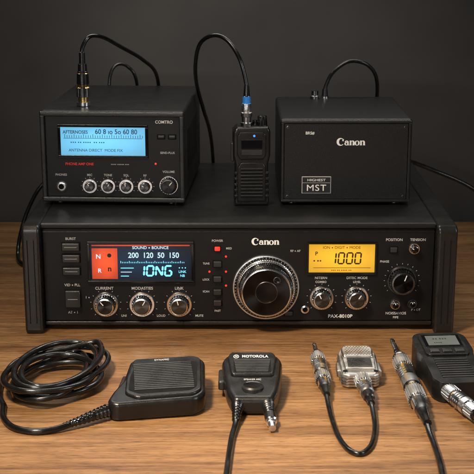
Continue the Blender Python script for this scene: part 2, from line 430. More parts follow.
def knob(parent, x, z, r, h, y=-0.05, ang=0, ring='chrome', kn=24, name='knob', cap='knob', ringw=1.22, pointer='white'):
    p = Part(); A = F(x, y, z); sv = cap == 'silver'
    p.lathe([(r*ringw,0,ring),(r*ringw,0.06,ring),(r*(ringw-0.07),0.2,ring),(r*1.06,0.2,ring),(r*1.03,0.12,'hole'),(r,0.12,'hole'),
             (r,0.18,'knob',0.03),(r*0.97,h*0.80,'knob',0.03),(r*0.93,h*0.88,'knob'),(r*0.90,h,'chrome' if sv else 'knob'),(r*0.78,h+0.03,'chrome' if sv else 'steel'),
             (r*0.74,h-0.03,'knob'),(0,h-0.04,'spuns' if sv else 'spund')], A, kn=kn)
    p.box(-0.04, 0.04, r*0.25, r*0.72, h-0.08, h+0.005, 'white', 0, Mx=A @ RZ(ang))
    return p.finish(name, parent)
for px_, an in ((105,40),(141.5,-30),(179,15)):
    knob(main, X(px_), Z(304), 0.98, 1.0, ang=an, cap='silver', ringw=1.34)
for px_, an in ((322,25),(357,-35)):
    knob(main, X(px_), Z(297.5), 0.95, 1.0, ang=an, cap='silver', ringw=1.32)
knob(main, X(402), Z(280), 1.28, 1.2, ang=-20, ringw=1.2, ring='steel', kn=30)
knob(main, X(413), Z(248), 0.42, 0.6, ang=60, ringw=1.35, kn=14)
knob(main, X(396), Z(304.0), 0.38, 0.5, ang=0, ringw=1.35, kn=14)
knob(main, X(413), Z(303), 0.36, 0.5, ang=0, ringw=1.4, kn=12, ring='steel')

# tuning dial: narrow scale ring, deep finely ridged knob, glossy black face
p = Part(); A = F(X(266), -0.05, Z(286.5))
p.lathe([(3.40,0,'chrome'),(3.40,0.12,'chrome'),(3.34,0.24,'satin'),(3.22,0.26,'satin'),(3.18,0.23,'knob'),(2.98,0.26,'knob'),(2.96,0.30,'hole'),
         (2.93,0.34,'brushed',0.012),(2.91,0.58,'brushed',0.012),(2.84,0.66,'chrome'),(2.76,0.67,'chrome'),(2.72,0.60,'hole'),(2.68,0.64,'knob',0.012),(2.60,1.85,'knob',0.012),(2.54,1.95,'knob'),
         (2.46,2.03,'chrome'),(2.36,2.05,'chrome'),(2.30,1.97,'knob'),(1.15,1.90,'spund'),(1.11,1.94,'steel'),(1.06,1.94,'steel'),(1.02,1.90,'knob'),(0,1.89,'knob')], A, kn=84)
for i in range(60):
    L_ = 0.09 if i % 5 else 0.17
    p.box(-0.016, 0.016, 3.17-L_, 3.17, 0.23, 0.268, 'grey', 0, Mx=A @ RZ(i*6))
dial = p.finish('tuning_dial', main)
p = Part()
p.lathe([(0.38,1.90,'steel'),(0.36,1.97,'steel'),(0.31,1.98,'steel'),(0.22,1.93,'knob'),(0,1.925,'knob')], A @ T(1.05,1.30,0.0), 32)
p.finish('finger_dimple', dial)

def button(parent, x, z, w, h, d=0.35, k='btn', y=-0.05, rim=True, name='push_button'):
    p = Part()
    if rim: p.box(x-w/2-0.09, x+w/2+0.09, y-0.06, y+0.02, z-h/2-0.09, z+h/2+0.09, 'hole', 0.03)
    p.box(x-w/2, x+w/2, y-d, y, z-h/2, z+h/2, k, 0.09)
    if k == 'btn' and w > 0.8: p.box(x-w/2+0.25, x+w/2-0.25, y-d-0.015, y-d+0.02, z-0.015, z+0.015, 'grey')
    return p.finish(name, parent)
for py_ in (246, 257.5, 270): button(main, X(72), Z(py_), 1.75, 0.78, 0.4)
button(main, X(72.5), Z(297.5), 1.5, 1.75, 0.5)
button(main, X(217.5), Z(248), 0.55, 0.42, 0.3, 'ledr')
for py_ in (263, 278, 291, 302): button(main, X(217.5), Z(py_), 0.8, 0.6, 0.35)
button(main, X(289), Z(313), 0.8, 0.45, 0.25)
button(main, X(392.5), Z(249), 0.7, 0.55, 0.3)

for (px_, py_) in ((226,256),(209.5,271),(226,271),(226,285)):
    p = Part()
    p.lathe([(0.11,0,'ledr'),(0.10,0.06,'ledr'),(0,0.08,'ledr')], F(X(px_), -0.05, Z(py_)), 16)
    p.finish('indicator_lamp', main)

p = Part(); p.logo(2.7, F(X(265), -0.07, Z(242)), 'white'); p.finish('brand_lettering', main, wn=False)
p = Part()
def lab(s, px_, py_, size=0.4, k='grey', sx=1.0, bold=0.003): p.text(s, size*0.9, F(X(px_), -0.065, Z(py_)), k, bold, sx)
lab('BURST', 72, 238.5); lab('VID ▪ PLL', 72, 284.5, 0.42); lab('AT ▪ 1', 72, 312)
lab('CURRENT', 104, 287.8, 0.46); lab('MODASTIES', 142, 287.8, 0.46); lab('LINK', 179, 287.8, 0.46)
lab('1 ▪', 87, 297, 0.4); lab('UNI', 123, 315.5, 0.36); lab('LOUD', 160.5, 315.5, 0.36); lab('MUTE', 199, 315.5, 0.36)
for px_ in (105, 141.5, 179):
    for i in range(11):
        p.box(-0.018, 0.018, 1.48, 1.60, 0, 0.012, 'grey', 0, Mx=F(X(px_), -0.052, Z(304)) @ RZ(-135+27*i))
for px_ in (322, 357):
    for i in range(11):
        p.box(-0.018, 0.018, 1.42, 1.54, 0, 0.012, 'grey', 0, Mx=F(X(px_), -0.052, Z(297.5)) @ RZ(-135+27*i))
for i in range(15):
    p.box(-0.018, 0.018, 1.72, 1.84, 0, 0.012, 'grey', 0, Mx=F(X(402), -0.052, Z(280)) @ RZ(-126+18*i))
lab('POWER', 217.5, 240.5, 0.36); lab('MED', 229, 248, 0.32); lab('TUNE', 206.3, 263, 0.32, sx=.9); lab('LOCK', 206, 279, 0.32, sx=.9); lab('SCAN', 206, 291, 0.32, sx=.9); lab('FAST', 217.5, 310.5, 0.32)
lab('RF ▪ AF', 295, 250.5, 0.34)
lab('NITERN', 321, 277.3, 0.4); lab('COMBO', 321, 281.4, 0.34); lab('DITEC MODE', 357, 277.3, 0.4); lab('LEVEL', 357, 281.4, 0.34)
lab('POSITION', 393, 239.5, 0.42); lab('TENSION', 416.5, 239.5, 0.42)
lab('PHASE', 384, 261, 0.36); lab('NOISSAVIOS', 397, 313.0, 0.42); lab('PIPE', 397, 317.2, 0.36); lab('P ▪ OT', 417, 309.5, 0.34)
lab('PAX-8010P', 341, 316.0, 0.56, 'white', 1.05, 0.004)
p.finish('panel_lettering', main, wn=False)
p = Part(); A = F(X(305.5), -0.05, Z(309))
p.lathe([(0.42,0,'chrome'),(0.42,0.12,'chrome'),(0.26,0.16,'chrome'),(0.24,0.02,'hole'),(0,0.02,'hole')], A, 24)
p.finish('headphone_jack', main)

# ------------------------------------------------------------------ small transceiver on top
small = root('desktop_transceiver', -13.05, 7.3, 11.35, 'small black desktop transceiver with glowing blue display on radio', 'radio', rz=-3.0)
def sX(px_): return (px_-113)/9.55
def sZ(py_): return (205-py_)/9.4
W = 7.55
p = Part()
p.box(-W, W, 0.5, 20, 0.4, 10.0, 'case', 0.28, 4)
for i in range(9):
    p.box(W-0.02, W+0.02, 4+i*1.3, 4.35+i*1.3, 3.0, 7.5, 'hole')
for fx in (-6, 6):
    for fy in (2, 18): p.lathe([(0,0,'rubber'),(0.8,0,'rubber'),(0.75,0.45,'rubber'),(0,0.45,'rubber')], T(fx, fy, 0))
p.finish('cabinet', small)
p = Part()
p.box(-W+0.5, W-0.5, 0.3, 0.55, 0.9, 9.5, 'face', 0.03)
p.box(-W, W, -0.15, 0.6, 9.45, 10.0, 'side', 0.14)
p.box(-W, W, -0.15, 0.6, 0.35, 0.9, 'side', 0.14)
p.box(-W+0.01, -W+0.5, -0.13, 0.6, 0.8, 9.55, 'side', 0.12)
p.box(W-0.5, W-0.01, -0.13, 0.6, 0.8, 9.55, 'side', 0.12)
p.finish('front_panel', small)
p = Part(); a0, a1, b0, b1 = sX(61), sX(146), sZ(155), sZ(127)
frame(p, a0, a1, b0, b1, 0.32, 0.3, 'gloss', 0.2)
d = p.finish('blue_display', small)
p = Part(); p.box(a0, a1, 0.2, 0.3, b0, b1, 'lcdb'); p.finish('screen', d)
p = Part()
p.text('AFTERNOSES', 0.5, F(sX(76), 0.19, sZ(132)), 'lcdbd', 0.006, 0.9)
p.text('60 8 ıo 5o 60 80', 0.72, F(sX(117), 0.19, sZ(131.5)), 'lcdbd', 0.008, 0.92)
for i in range(34):
    xx = sX(65)+i*0.248
    p.box(xx, xx+0.05, 0.18, 0.2, sZ(137.5), sZ(135 if i % 4 else 134), 'lcdbd')
p.box(sX(64), sX(143), 0.18, 0.2, sZ(138.2), sZ(137.8), 'lcdbd')
p.text('▪▪▪ ▪▪ ▪▪▪▪  ▪▪ ▪▪▪', 0.4, F(sX(88), 0.19, sZ(142)), 'lcdbd')
p.text('ANTENNA DIRECT  MODE FIX', 0.42, F(sX(96), 0.19, sZ(150)), 'lcdbd')
p.finish('readout_lettering', d, wn=False)
for px_, an in ((89,20),(107.5,-30),(126,10),(145,50)):
    knob(small, sX(px_), sZ(186), 0.52, 0.75, y=0.32, ang=an, ringw=1.5, kn=16, cap='silver')
knob(small, sX(169), sZ(184.5), 0.85, 0.85, y=0.32, ang=-40, ringw=1.2, kn=20, ring='chrome')
p = Part(); p.lathe([(0.62,0,'chrome'),(0.62,0.1,'chrome'),(0.46,0.16,'steel'),(0.3,0.16,'chrome'),(0.26,0.02,'hole'),(0,0.02,'hole')], F(sX(60), 0.31, sZ(187)), 28); p.finish('headphone_jack', small)
p = Part()
def slab(s, px_, py_, size=0.4, k='grey', sx=1.0, bold=0.003): p.text(s, size*0.9, F(sX(px_), 0.285, sZ(py_)), k, bold, sx)
slab('COMTRO', 165, 121.5, 0.5, 'white', 0.95, 0.003)
slab('PHONE AMP ONE', 79, 164, 0.42, 'redp', 1, 0.006)
for px_, t_ in ((60,'PHONES'),(89,'MIC'),(107.5,'TONE'),(126,'SQL'),(145,'RF')): slab(t_, px_, 175.0, 0.36)
slab('VOLUME', 169, 171.0, 0.36)
slab('SEND-PLUS', 168, 152, 0.34)
for px_ in (89, 107.5, 126, 145):
    for i in range(9): p.box(-0.018, 0.018, 0.86, 0.97, 0, 0.012, 'grey', 0, Mx=F(sX(px_), 0.297, sZ(186)) @ RZ(-120+30*i))
slab('▪▪▪▪ ▪▪▪▪▪ ▪▪▪', 120, 164, 0.30)
p.finish('panel_lettering', small, wn=False)
button(small, sX(162), sZ(136), 0.7, 0.35, 0.2, y=0.31); button(small, sX(173), sZ(136), 0.7, 0.35, 0.2, y=0.31)
p = Part(); p.lathe([(0.11,0,'ledr'),(0.1,0.06,'ledr'),(0,0.08,'ledr')], F(sX(156), 0.31, sZ(163)), 14); p.finish('indicator_lamp', small)

# ------------------------------------------------------------------ antenna plug and cable on the small set
ant = root('antenna_cable', -16.4, 11.3, 21.4, 'black cable with brass ringed plug standing on small transceiver', 'cable')
p = Part()
p.lathe([(0,0,'chrome'),(0.75,0,'chrome'),(0.75,0.35,'chrome'),(0.55,0.4,'chrome'),(0.55,0.9,'gold'),(0.72,0.95,'steel',0.03),(0.72,1.9,'steel',0.03),(0.6,2.0,'gold'),(0.6,2.25,'gold'),
         (0.66,2.3,'plastic'),(0.62,3.4,'plastic'),(0.56,3.45,'gold'),(0.56,3.6,'plastic'),(0.5,3.65,'plastic'),(0.46,4.4,'plastic'),(0.34,4.45,'plastic'),(0.32,5.6,'plastic'),(0.2,5.7,'plastic'),(0,5.7,'plastic')], I, kn=16)
p.finish('plug', ant)
p = Part()
def rel(pts, o): return [(a-o[0], b-o[1], c-o[2]) for a, b, c in pts]
p.tube(rel([(-16.4,11.3,26.6),(-16.3,11.4,27.6),(-15.6,12.0,28.6),(-14.4,13.5,28.4),(-12.8,17,27),(-10.8,22,25),(-9.6,27,22.6),(-9.4,29.5,18),(-9.3,31.5,12),(-9.3,34,4),(-10,37,0.4),(-13,40,0.25)], (-16.4,11.3,21.4)), 0.22, 'rubber')
p.finish('cable', ant)
c2 = root('power_cable', -13.5, 31, 0, 'thin black cable looping up behind small transceiver', 'cable')
p = Part(); p.tube(rel([(-15.5,28.2,19),(-15.3,28.5,22.3),(-14.5,29,23.6),(-13.2,29.3,23.3),(-12.2,29.6,21.3),(-12,31,14),(-12,33,4),(-12,36,0.3),(-16,40,0.2)], (-13.5,31,0)), 0.2, 'rubber'); p.finish('cable_run', c2)

# ------------------------------------------------------------------ handheld on top
hh = root('handheld_radio', 1.5, 8.3, 11.35, 'black ribbed handheld radio standing upright with blue ringed antenna plug', 'walkie talkie', rz=2)
p = Part()
bodyo = [(-1.75,0),(1.75,0),(1.85,0.5),(1.72,4.4),(1.95,5.4),(1.95,7.9),(1.7,8.4),(-1.5,8.4),(-1.95,7.9),(-1.95,5.4),(-1.72,4.4),(-1.85,0.5)]
p.prism(bodyo, -1.6, 1.2, 'plastic', 0.28, F(0, 0, 0), 4)
p.prism([(-1.5,0.5),(1.5,0.5),(1.5,4.2),(1.1,4.7),(-1.1,4.7),(-1.5,4.2)], 1.1, 1.42, 'plastic', 0.15, F(0,0,0), 3)
p.prism([(-1.2,5.0),(1.2,5.0),(1.5,5.5),(1.5,7.5),(1.2,7.9),(-1.2,7.9),(-1.5,7.5),(-1.5,5.5)], 1.1, 1.36, 'plastic', 0.12, F(0,0,0), 3)
for i in range(5):
    for sx in (-1,1): p.box(sx*1.62-0.2, sx*1.62+0.2, -1.34, -1.1, 0.9+i*0.62, 1.22+i*0.62, 'plastic', 0.08)
p.finish('body', hh)
p = Part()
for i in range(9): p.box(-1.15, 1.15, -1.435, -1.40, 0.9+i*0.36, 1.05+i*0.36, 'hole', 0.0)
for i in range(9): p.box(-1.15, 1.15, -1.50, -1.40, 1.07+i*0.36, 1.22+i*0.36, 'btn', 0.04)
p.finish('speaker_grille', hh)
p = Part()
p.box(-1.1, 1.1, -1.45, -1.34, 5.45, 6.0, 'btn', 0.05); p.box(-1.1, 1.1, -1.42, -1.34, 6.15, 7.1, 'gloss', 0.04)
p.finish('button_panel', hh)
p = Part(); p.box(-2.15, -1.85, -0.5, 0.6, 4.6, 6.6, 'btn', 0.1); p.finish('talk_switch', hh)
p = Part(); p.lathe([(0.12,0,'ledb'),(0.1,0.05,'ledb'),(0,0.07,'ledb')], F(0.25,-1.36,7.5), 12); p.finish('indicator_lamp', hh)
p = Part(); p.lathe([(0.5,8.35,'knob'),(0.5,8.6,'knob',0.03),(0.47,9.35,'knob',0.03),(0.4,9.45,'knob'),(0,9.45,'knob')], T(1.15,0,0), kn=14); p.finish('knob', hh)
p = Part(); p.lathe([(0.3,8.35,'knob'),(0.3,8.5,'knob',0.03),(0.28,8.9,'knob',0.03),(0,8.95,'knob')], T(0.45,0.5,0), kn=12); p.finish('knob', hh)
p = Part()
p.lathe([(0.62,8.35,'steel'),(0.62,8.7,'steel',.02),(0.5,8.75,'chrome'),(0.5,9.3,'chrome'),(0.58,9.35,'steel',.02),(0.58,9.75,'steel',.02),(0.5,9.8,'brushed'),(0.5,10.0,'brushed'),(0.52,10.05,'chrome',0.02),(0.48,10.7,'chrome',0.02),(0.42,10.75,'bluepl'),(0.42,11.45,'bluepl'),(0.34,11.5,'rubber'),(0.26,12.6,'rubber'),(0,12.65,'rubber')], T(-0.5,0,0), kn=14)
p.finish('antenna_plug', hh)
p = Part()
o = (1.5,8.3,11.35)
p.tube(rel([(1.0,8.3,23.2),(0.95,8.35,24.2),(0.3,8.6,26.6),(-0.9,9.5,28.4),(-2.3,10.5,28.9),(-3.7,12,28.0),(-4.25,15,25.8),(-4.2,19,22.8),(-3.4,24,19),(-2.6,28.5,15.5),(-2.2,31,11.5),(-2.0,33,4),(-1.5,36,0.35),(1,40,0.25)], o), 0.22, 'rubber')
p.finish('cable', hh)

# ------------------------------------------------------------------ speaker box
spk = root('speaker_box', 11.4, 7.3, 11.35, 'black leatherette box with white lettering and small plate on radio', 'speaker')
BW = 6.9
p = Part(); p.box(-BW, BW, 0.1, 16.3, 0.25, 9.2, 'leather', 0.35, 4)
for fx in (-5.5, 5.5):
    for fy in (1.8, 14.5): p.lathe([(0,0,'rubber'),(0.7,0,'rubber'),(0.65,0.4,'rubber'),(0,0.4,'rubber')], T(fx, fy, 0))
p.finish('cabinet', spk)
p = Part(); p.box(-BW+0.45, BW-0.45, -0.12, 0.2, 0.7, 8.75, 'leather', 0.05)
p.box(-BW+0.12, BW-0.12, -0.22, 0.15, 8.76, 9.08, 'side', 0.1)
p.box(-BW+0.12, BW-0.12, -0.22, 0.15, 0.37, 0.69, 'side', 0.1)
p.box(-BW+0.125, -BW+0.44, -0.215, 0.15, 0.6, 8.85, 'side', 0.1)
p.box(BW-0.44, BW-0.125, -0.215, 0.15, 0.6, 8.85, 'side', 0.1)
p.finish('front_panel', spk)
def bX(px_): return (px_-345.5)/9.6
def bZ(py_): return (206.5-py_)/9.35
p = Part(); p.logo(2.9, F(bX(350), -0.14, bZ(143.5)), 'white'); p.finish('brand_lettering', spk, wn=False)
p = Part(); p.text('BRS#', 0.42, F(bX(309), -0.14, bZ(134)), 'white', 0.004); p.finish('panel_lettering', spk, wn=False)
p = Part()
p.box(bX(301.5), bX(331), -0.18, -0.1, bZ(194), bZ(177), 'label', 0.03)
p.box(bX(302.1), bX(330.4), -0.2, -0.15, bZ(193.4), bZ(177.6), 'dark', 0.0)
lb = p.finish('name_plate', spk)
p = Part()
p.box(bX(302.3), bX(330.2), -0.215, -0.19, bZ(183.4), bZ(183.1), 'grey')
p.text('HIGHEST', 0.36, F(bX(316.2), -0.205, bZ(180.6)), 'white', 0.0, 1.35)
p.text('MST', 0.95, F(bX(316.2), -0.205, bZ(188.6)), 'white', 0.0, 1.15, space=1.1)
p.finish('plate_lettering', lb, wn=False)
for sx in (-BW+0.8, BW-0.8):
    for sz in (1.05, 8.4):
        p = Part()
        p.lathe([(0.15,0,'steel'),(0.14,0.06,'steel'),(0.06,0.07,'steel'),(0.06,0.02,'hole'),(0,0.02,'hole')], F(sx,-0.11,sz), 16)
        p.finish('screw', spk)
o = (11.4,7.3,11.35)
p = Part(); p.lathe([(0.55,9.1,'steel'),(0.55,9.5,'steel'),(0.4,9.6,'steel'),(0.4,10.1,'steel'),(0,10.15,'steel')], T(-2.4,14.6,0), 24); p.finish('connector_post', spk)
p = Part(); p.lathe([(0.5,9.1,'chrome'),(0.5,9.35,'chrome'),(0.36,9.4,'plastic'),(0.3,10.2,'plastic'),(0,10.2,'plastic')], T(-1.2,15.4,0), 24); p.finish('connector_post', spk)
p = Part()
p.tube(rel([(10.2,22.7,21.3),(10.35,22.8,22),(11.1,23,23.4),(12.8,23.3,24.6),(14.6,23.5,24.5),(15.9,24,23.5),(16.5,24.8,21.8),(16.6,26,19),(16.6,29,13.5),(16.7,31.5,9),(17,33,3),(18,36,0.35),(22,39,0.25)], o), 0.22, 'rubber')
p.finish('cable', spk)

# ------------------------------------------------------------------ loose cables beside
c3 = root('power_cable', 25, 32, 0, 'black cable running from back of radio down onto table', 'cable')
p = Part(); p.tube(rel([(16.5,27.5,11.6),(19,29.3,11.75),(21.4,31.2,11.3),(25,32.5,9.8),(30,33,7.4),(35,33,3.2),(40,33,0.35),(46,30,0.25)], (25,32,0)), 0.27, 'rubber'); p.finish('cable_run', c3)
c4 = root('power_cable', -25, 28, 0, 'black cable curving down beside radio onto table', 'cable')
p = Part(); p.tube(rel([(-19,31.5,9.2),(-22,31.2,9.6),(-24.4,30,8.4),(-26.0,28.6,5.6),(-26.9,27.5,2.6),(-27.0,26,0.6),(-26.2,23.5,0.3),(-24.6,21.8,0.3),(-23.1,22.8,0.3),(-22.6,26,0.3),(-22.2,31,0.3),(-18,35,0.25)], (-25,28,0)), 0.25, 'rubber'); p.finish('cable_run', c4)

# ------------------------------------------------------------------ coiled cable
coil = root('coiled_cable', -16.3, -14.8, 0, 'glossy black cable coiled in loose oval loops on table', 'cable')
p = Part(); pts = []
turns = 6; n = 40
for i in range(turns*n+1):
    t = i/n; a = 2*math.pi*t+1.0
    k = noise.noise(Vector((t*1.2, 3.1, 0))); k2 = noise.noise(Vector((t*0.9, 9.1, 4)))
    tw = R(34*k2-16)
    rx = 3.35+0.6*math.sin(t*2.3)+0.4*k; ry = 5.5+1.1*math.cos(t*1.9+1)+0.6*k2
    cx, cy = 0.35*math.sin(t*2.9), 0.9*math.cos(t*2.3)
    xx, yy = rx*math.cos(a), ry*math.sin(a)
    x_, y_ = xx*math.cos(tw)-yy*math.sin(tw)+cx, xx*math.sin(tw)+yy*math.cos(tw)+cy
    z_ = 0.27+0.26*t+0.22*math.sin(a*1+t)+0.22
    pts.append((x_, y_, max(0.27, z_ if t > 0.5 else 0.27+(z_-0.27)*t*2)))
e = pts[-1]
tail = catmull([pts[-5], e, (e[0]-2.2, e[1]-0.1, 1.8), (-3.9,3.2,1.1), (-4.9,0.0,0.35), (-4.6,-3.2,0.27), (-3.75,-5.6,0.27)], 12)[13:]
p.tube(pts+[tuple(q) for q in tail], 0.27, 'rubber', raw=True, seg=12); p.finish('cable_loops', coil)

# ------------------------------------------------------------------ hand microphone
mic = root('hand_microphone', -7.0, -19, 0, 'black squarish hand microphone with ribbed grille lying on table', 'microphone')
oc = (-7.2, -19)
wm = lambda v: Vector((v.x*0.96, v.y, v.z*(1+0.065*(v.y+4.5))))
p = Part()
ol = [(-9.9,-15.2),(-3.7,-14.4),(-2.9,-15.0),(-2.7,-20.9),(-3.5,-22.1),(-8.8,-23.0),(-10.6,-23.3),(-11.3,-22.6),(-10.9,-20.8),(-10.2,-19.0)]
ol = [(a-oc[0], b-oc[1]) for a, b in ol][::-1]
p.prism(ol, 0.05, 1.6, 'plastic', 0.34, I, 5, vbev=0.45)
hd = [(-9.5,-15.6),(-3.9,-14.9),(-3.25,-15.4),(-3.05,-20.9),(-3.7,-21.7),(-8.7,-22.4),(-9.8,-21.6),(-9.9,-19.0)]
hd = [(a-oc[0], b-oc[1]) for a, b in hd][::-1]
p.prism(hd, 1.4, 1.82, 'plastic', 0.16, I, 5, vbev=0.35)
p.finish('body', mic, warp=wm)
p = Part()
gi = [(-2.0,2.3),(3.3,2.95),(3.6,2.6),(3.75,-1.6),(3.2,-2.25),(-1.3,-2.9),(-2.3,-2.3),(-2.35,-0.1)][::-1]
p.prism(gi, 1.80, 1.835, 'hole', 0.0, I, vbev=0.2)
for i in range(15):
    yy = 2.32-i*0.315
    p.box(-2.0, 3.35, yy-0.09, yy+0.09, 1.80, 1.92, 'btn', 0.05, Mx=RZ(7.0-0.1*i))
p.finish('speaker_grille', mic, warp=wm)
p = Part(); p.text('DYNAMIC', 0.30, T(0.3,3.18,1.832) @ RZ(7), 'grey', 0.002, sy=1.3); p.finish('body_lettering', mic, wn=False, warp=wm)
p = Part()
p.box(-0.3,0.25,-1.4,1.4,0.5,1.3,'btn',0.15, Mx=T(-3.0,1.6,0) @ RZ(-4))
p.finish('talk_switch', mic)
p = Part()
p.tube(rel([(-10.8,-22.5,0.78),(-11.9,-23.4,0.72),(-13.2,-24.4,0.58),(-14.3,-25.0,0.42)], (-7.0,-19,0)), 0.46, 'rubber', n=16, rf=lambda t: (1.3-0.72*t)*(1.0 if int(t*24) % 2 else 0.86))
p.finish('strain_relief', mic)
p = Part()
p.tube(rel([(-13.7,-24.75,0.5),(-15.0,-25.4,0.32),(-16.6,-25.7,0.27),(-18.4,-24.9,0.27),(-19.6,-22.9,0.27),(-20.1,-20.5,0.27)], (-7.0,-19,0)), 0.27, 'rubber')
p.finish('cable', mic)

# ------------------------------------------------------------------ central speaker microphone
mc = root('speaker_microphone', 1.35, -17.7, 0, 'black rounded speaker microphone with ribbed grille lying on table', 'microphone')
wc = lambda v: Vector((v.x, v.y, v.z*(1+0.055*(v.y+3.0))))
p = Part()
ol = [(-2.3,4.2),(-2.75,3.2),(-2.55,0.2),(-2.2,-2.6),(-1.7,-4.3),(1.7,-4.3),(2.2,-2.6),(2.55,0.2),(2.75,3.2),(2.3,4.2),(1.1,4.5),(-1.1,4.5)]
p.prism(ol, 0.05, 1.75, 'plastic', 0.5, I, 6, vbev=0.45)
p.prism([(-1.9,3.9),(-2.2,3.1),(-1.85,-0.3),(1.85,-0.3),(2.2,3.1),(1.9,3.9)], 1.6, 2.0, 'plastic', 0.16, I, 4, vbev=0.3)
p.finish('body', mc, warp=wc)
p = Part()
p.box(-1.65, 1.65, -0.1, 2.3, 1.99, 2.012, 'hole')
for i in range(8):
    yy = 2.14-i*0.30
    p.box(-1.65+0.03*i, 1.65-0.03*i, yy-0.085, yy+0.085, 1.99, 2.1, 'btn', 0.05)
p.finish('speaker_grille', mc, warp=wc)
p = Part(); p.text('MOTOROLA', 0.42, T(0.27,2.95,2.005), 'white', 0.004, sy=1.5)
EM = T(-1.42,2.93,2.002) @ Matrix.Diagonal((1,1.35,1,1))
p.lathe([(0.25,0,'white'),(0.25,0.012,'white'),(0.205,0.012,'white'),(0.205,0.002,'white')], EM, 24)
p.flat([[(-.15,-.12),(-.07,.14),(0,-.02),(.07,.14),(.15,-.12),(.07,.02),(0,-.1),(-.07,.02)]], EM, 'white')
p.finish('brand_lettering', mc, wn=False, warp=wc)
p = Part(); p.text('SPEAKER MIC', 0.26, T(0.0,-0.85,1.755), 'grey', 0.001, sy=1.4); p.finish('body_lettering', mc, wn=False, warp=wc)
p = Part(); p.lathe([(0.95,1.7,'btn'),(0.95,1.95,'btn'),(0.8,2.08,'btn'),(0.7,2.04,'knob'),(0,2.02,'knob')], T(0,-2.35,0), 36); p.finish('push_button', mc)
p = Part(); p.box(-3.0,-2.4,-0.4,2.6,0.7,1.6,'btn',0.2); p.finish('talk_switch', mc)
p = Part()
p.tube([(-1.3,-4.0,0.95),(-1.35,-5.0,0.85),(-1.45,-6.4,0.5)], 0.48, 'rubber', rf=lambda t: (1.2-0.5*t)*(1.0 if int(t*16) % 2 else 0.86))
p.finish('strain_relief', mc)
p = Part()
p.tube([(1.25,-4.0,0.95),(1.3,-4.9,0.9),(1.4,-5.9,0.75)], 0.52, 'rubber', rf=lambda t: (1.15-0.3*t)*(1.0 if int(t*14) % 2 else 0.88))
p.finish('strain_relief', mc)
p = Part()
p.lathe([(0.5,0,'plastic'),(0.5,0.9,'plastic',.02),(0.4,1.0,'chrome'),(0.4,1.2,'chrome'),(0.32,1.25,'brushed'),(0.3,2.0,'brushed'),(0,2.05,'brushed')], T(1.42,-5.8,0.72) @ RX(98) @ RY(4), kn=12)
p.finish('plug', mc)
p = Part()
p.tube([(-1.4,-5.9,0.65),(-1.5,-7.0,0.4),(-1.75,-9,0.3),(-1.95,-12,0.27),(-2.15,-16,0.27),(-2.6,-24,0.27)], 0.25, 'rubber')
p.finish('cable', mc)

# ------------------------------------------------------------------ metal plugs
def ringed(r, h0, h1, n_, k):
    out = []
    for i in range(n_):
        a = h0+(h1-h0)*i/n_; b_ = h0+(h1-h0)*(i+1)/n_; q = (b_-a)
        out += [(r, a+q*.08, k),(r, a+q*.62, k),(r*.90, a+q*.70, 'steel'),(r*.90, a+q*.95, 'steel')]
    return out
def plug_prof(L_, r):
    return [(0,0,'chrome'),(r*.22,0.02,'chrome'),(r*.32,L_*.03,'chrome'),(r*.2,L_*.06,'chrome'),(r*.34,L_*.08,'gold'),(r*.34,L_*.16,'chrome'),(r*.36,L_*.175,'hole'),(r*.36,L_*.185,'hole'),(r*.36,L_*.19,'chrome'),(r*.40,L_*.23,'chrome'),
            (r*.74,L_*.235,'chrome'),(r*.86,L_*.26,'chrome'),(r*.76,L_*.27,'steel'),(r*.76,L_*.285,'steel'),(r*.98,L_*.29,'satin',.055),(r*.98,L_*.39,'satin',.055),(r*.82,L_*.395,'steel'),(r*.82,L_*.42,'gold'),(r*.82,L_*.425,'steel')] + \
            ringed(r*0.98, L_*.43, L_*.53, 4, 'chrome') + \
           [(r*.98,L_*.535,'satin'),(r*.98,L_*.62,'satin'),(r*.84,L_*.63,'steel'),(r*.84,L_*.65,'gold'),
            (r*.98,L_*.655,'satin',.055),(r*.96,L_*.76,'satin',.055),(r*.8,L_*.77,'steel'),(r*.8,L_*.785,'chrome'),(r*.76,L_*.86,'chrome'),(r*.6,L_*.88,'steel'),(r*.58,L_*.91,'rubber'),(r*.42,L_,'rubber'),(0,L_+.01,'rubber')]
def aim(a, b):
    a, b = Vector(a), Vector(b); d = (b-a).normalized()
    return Matrix.Translation(a) @ d.to_track_quat('Z', 'Y').to_matrix().to_4x4(), (b-a).length

pc = root('audio_plug', 7.7, -13, 0, 'slim silver metal audio plug with black cable lying on table', 'plug', group='silver metal audio plugs')
o = (7.7,-13,0)
A, L_ = aim((-0.2,6.8,0.74), (0.12,-6.0,0.74)); r = 0.70
p = Part(); p.lathe(plug_prof(L_, r), A, kn=22); p.finish('barrel', pc)
p = Part(); p.tube(rel([(7.8,-18.6,0.7),(7.85,-20.5,0.42),(7.95,-23,0.25),(8.2,-26.5,0.24),(8.8,-29.0,0.24),(9.7,-29.8,0.24),(10.7,-28.2,0.24),(11.35,-25,0.26),(11.5,-22,0.5),(11.45,-20.8,0.8)], o), 0.22, 'rubber'); p.finish('cable', pc)

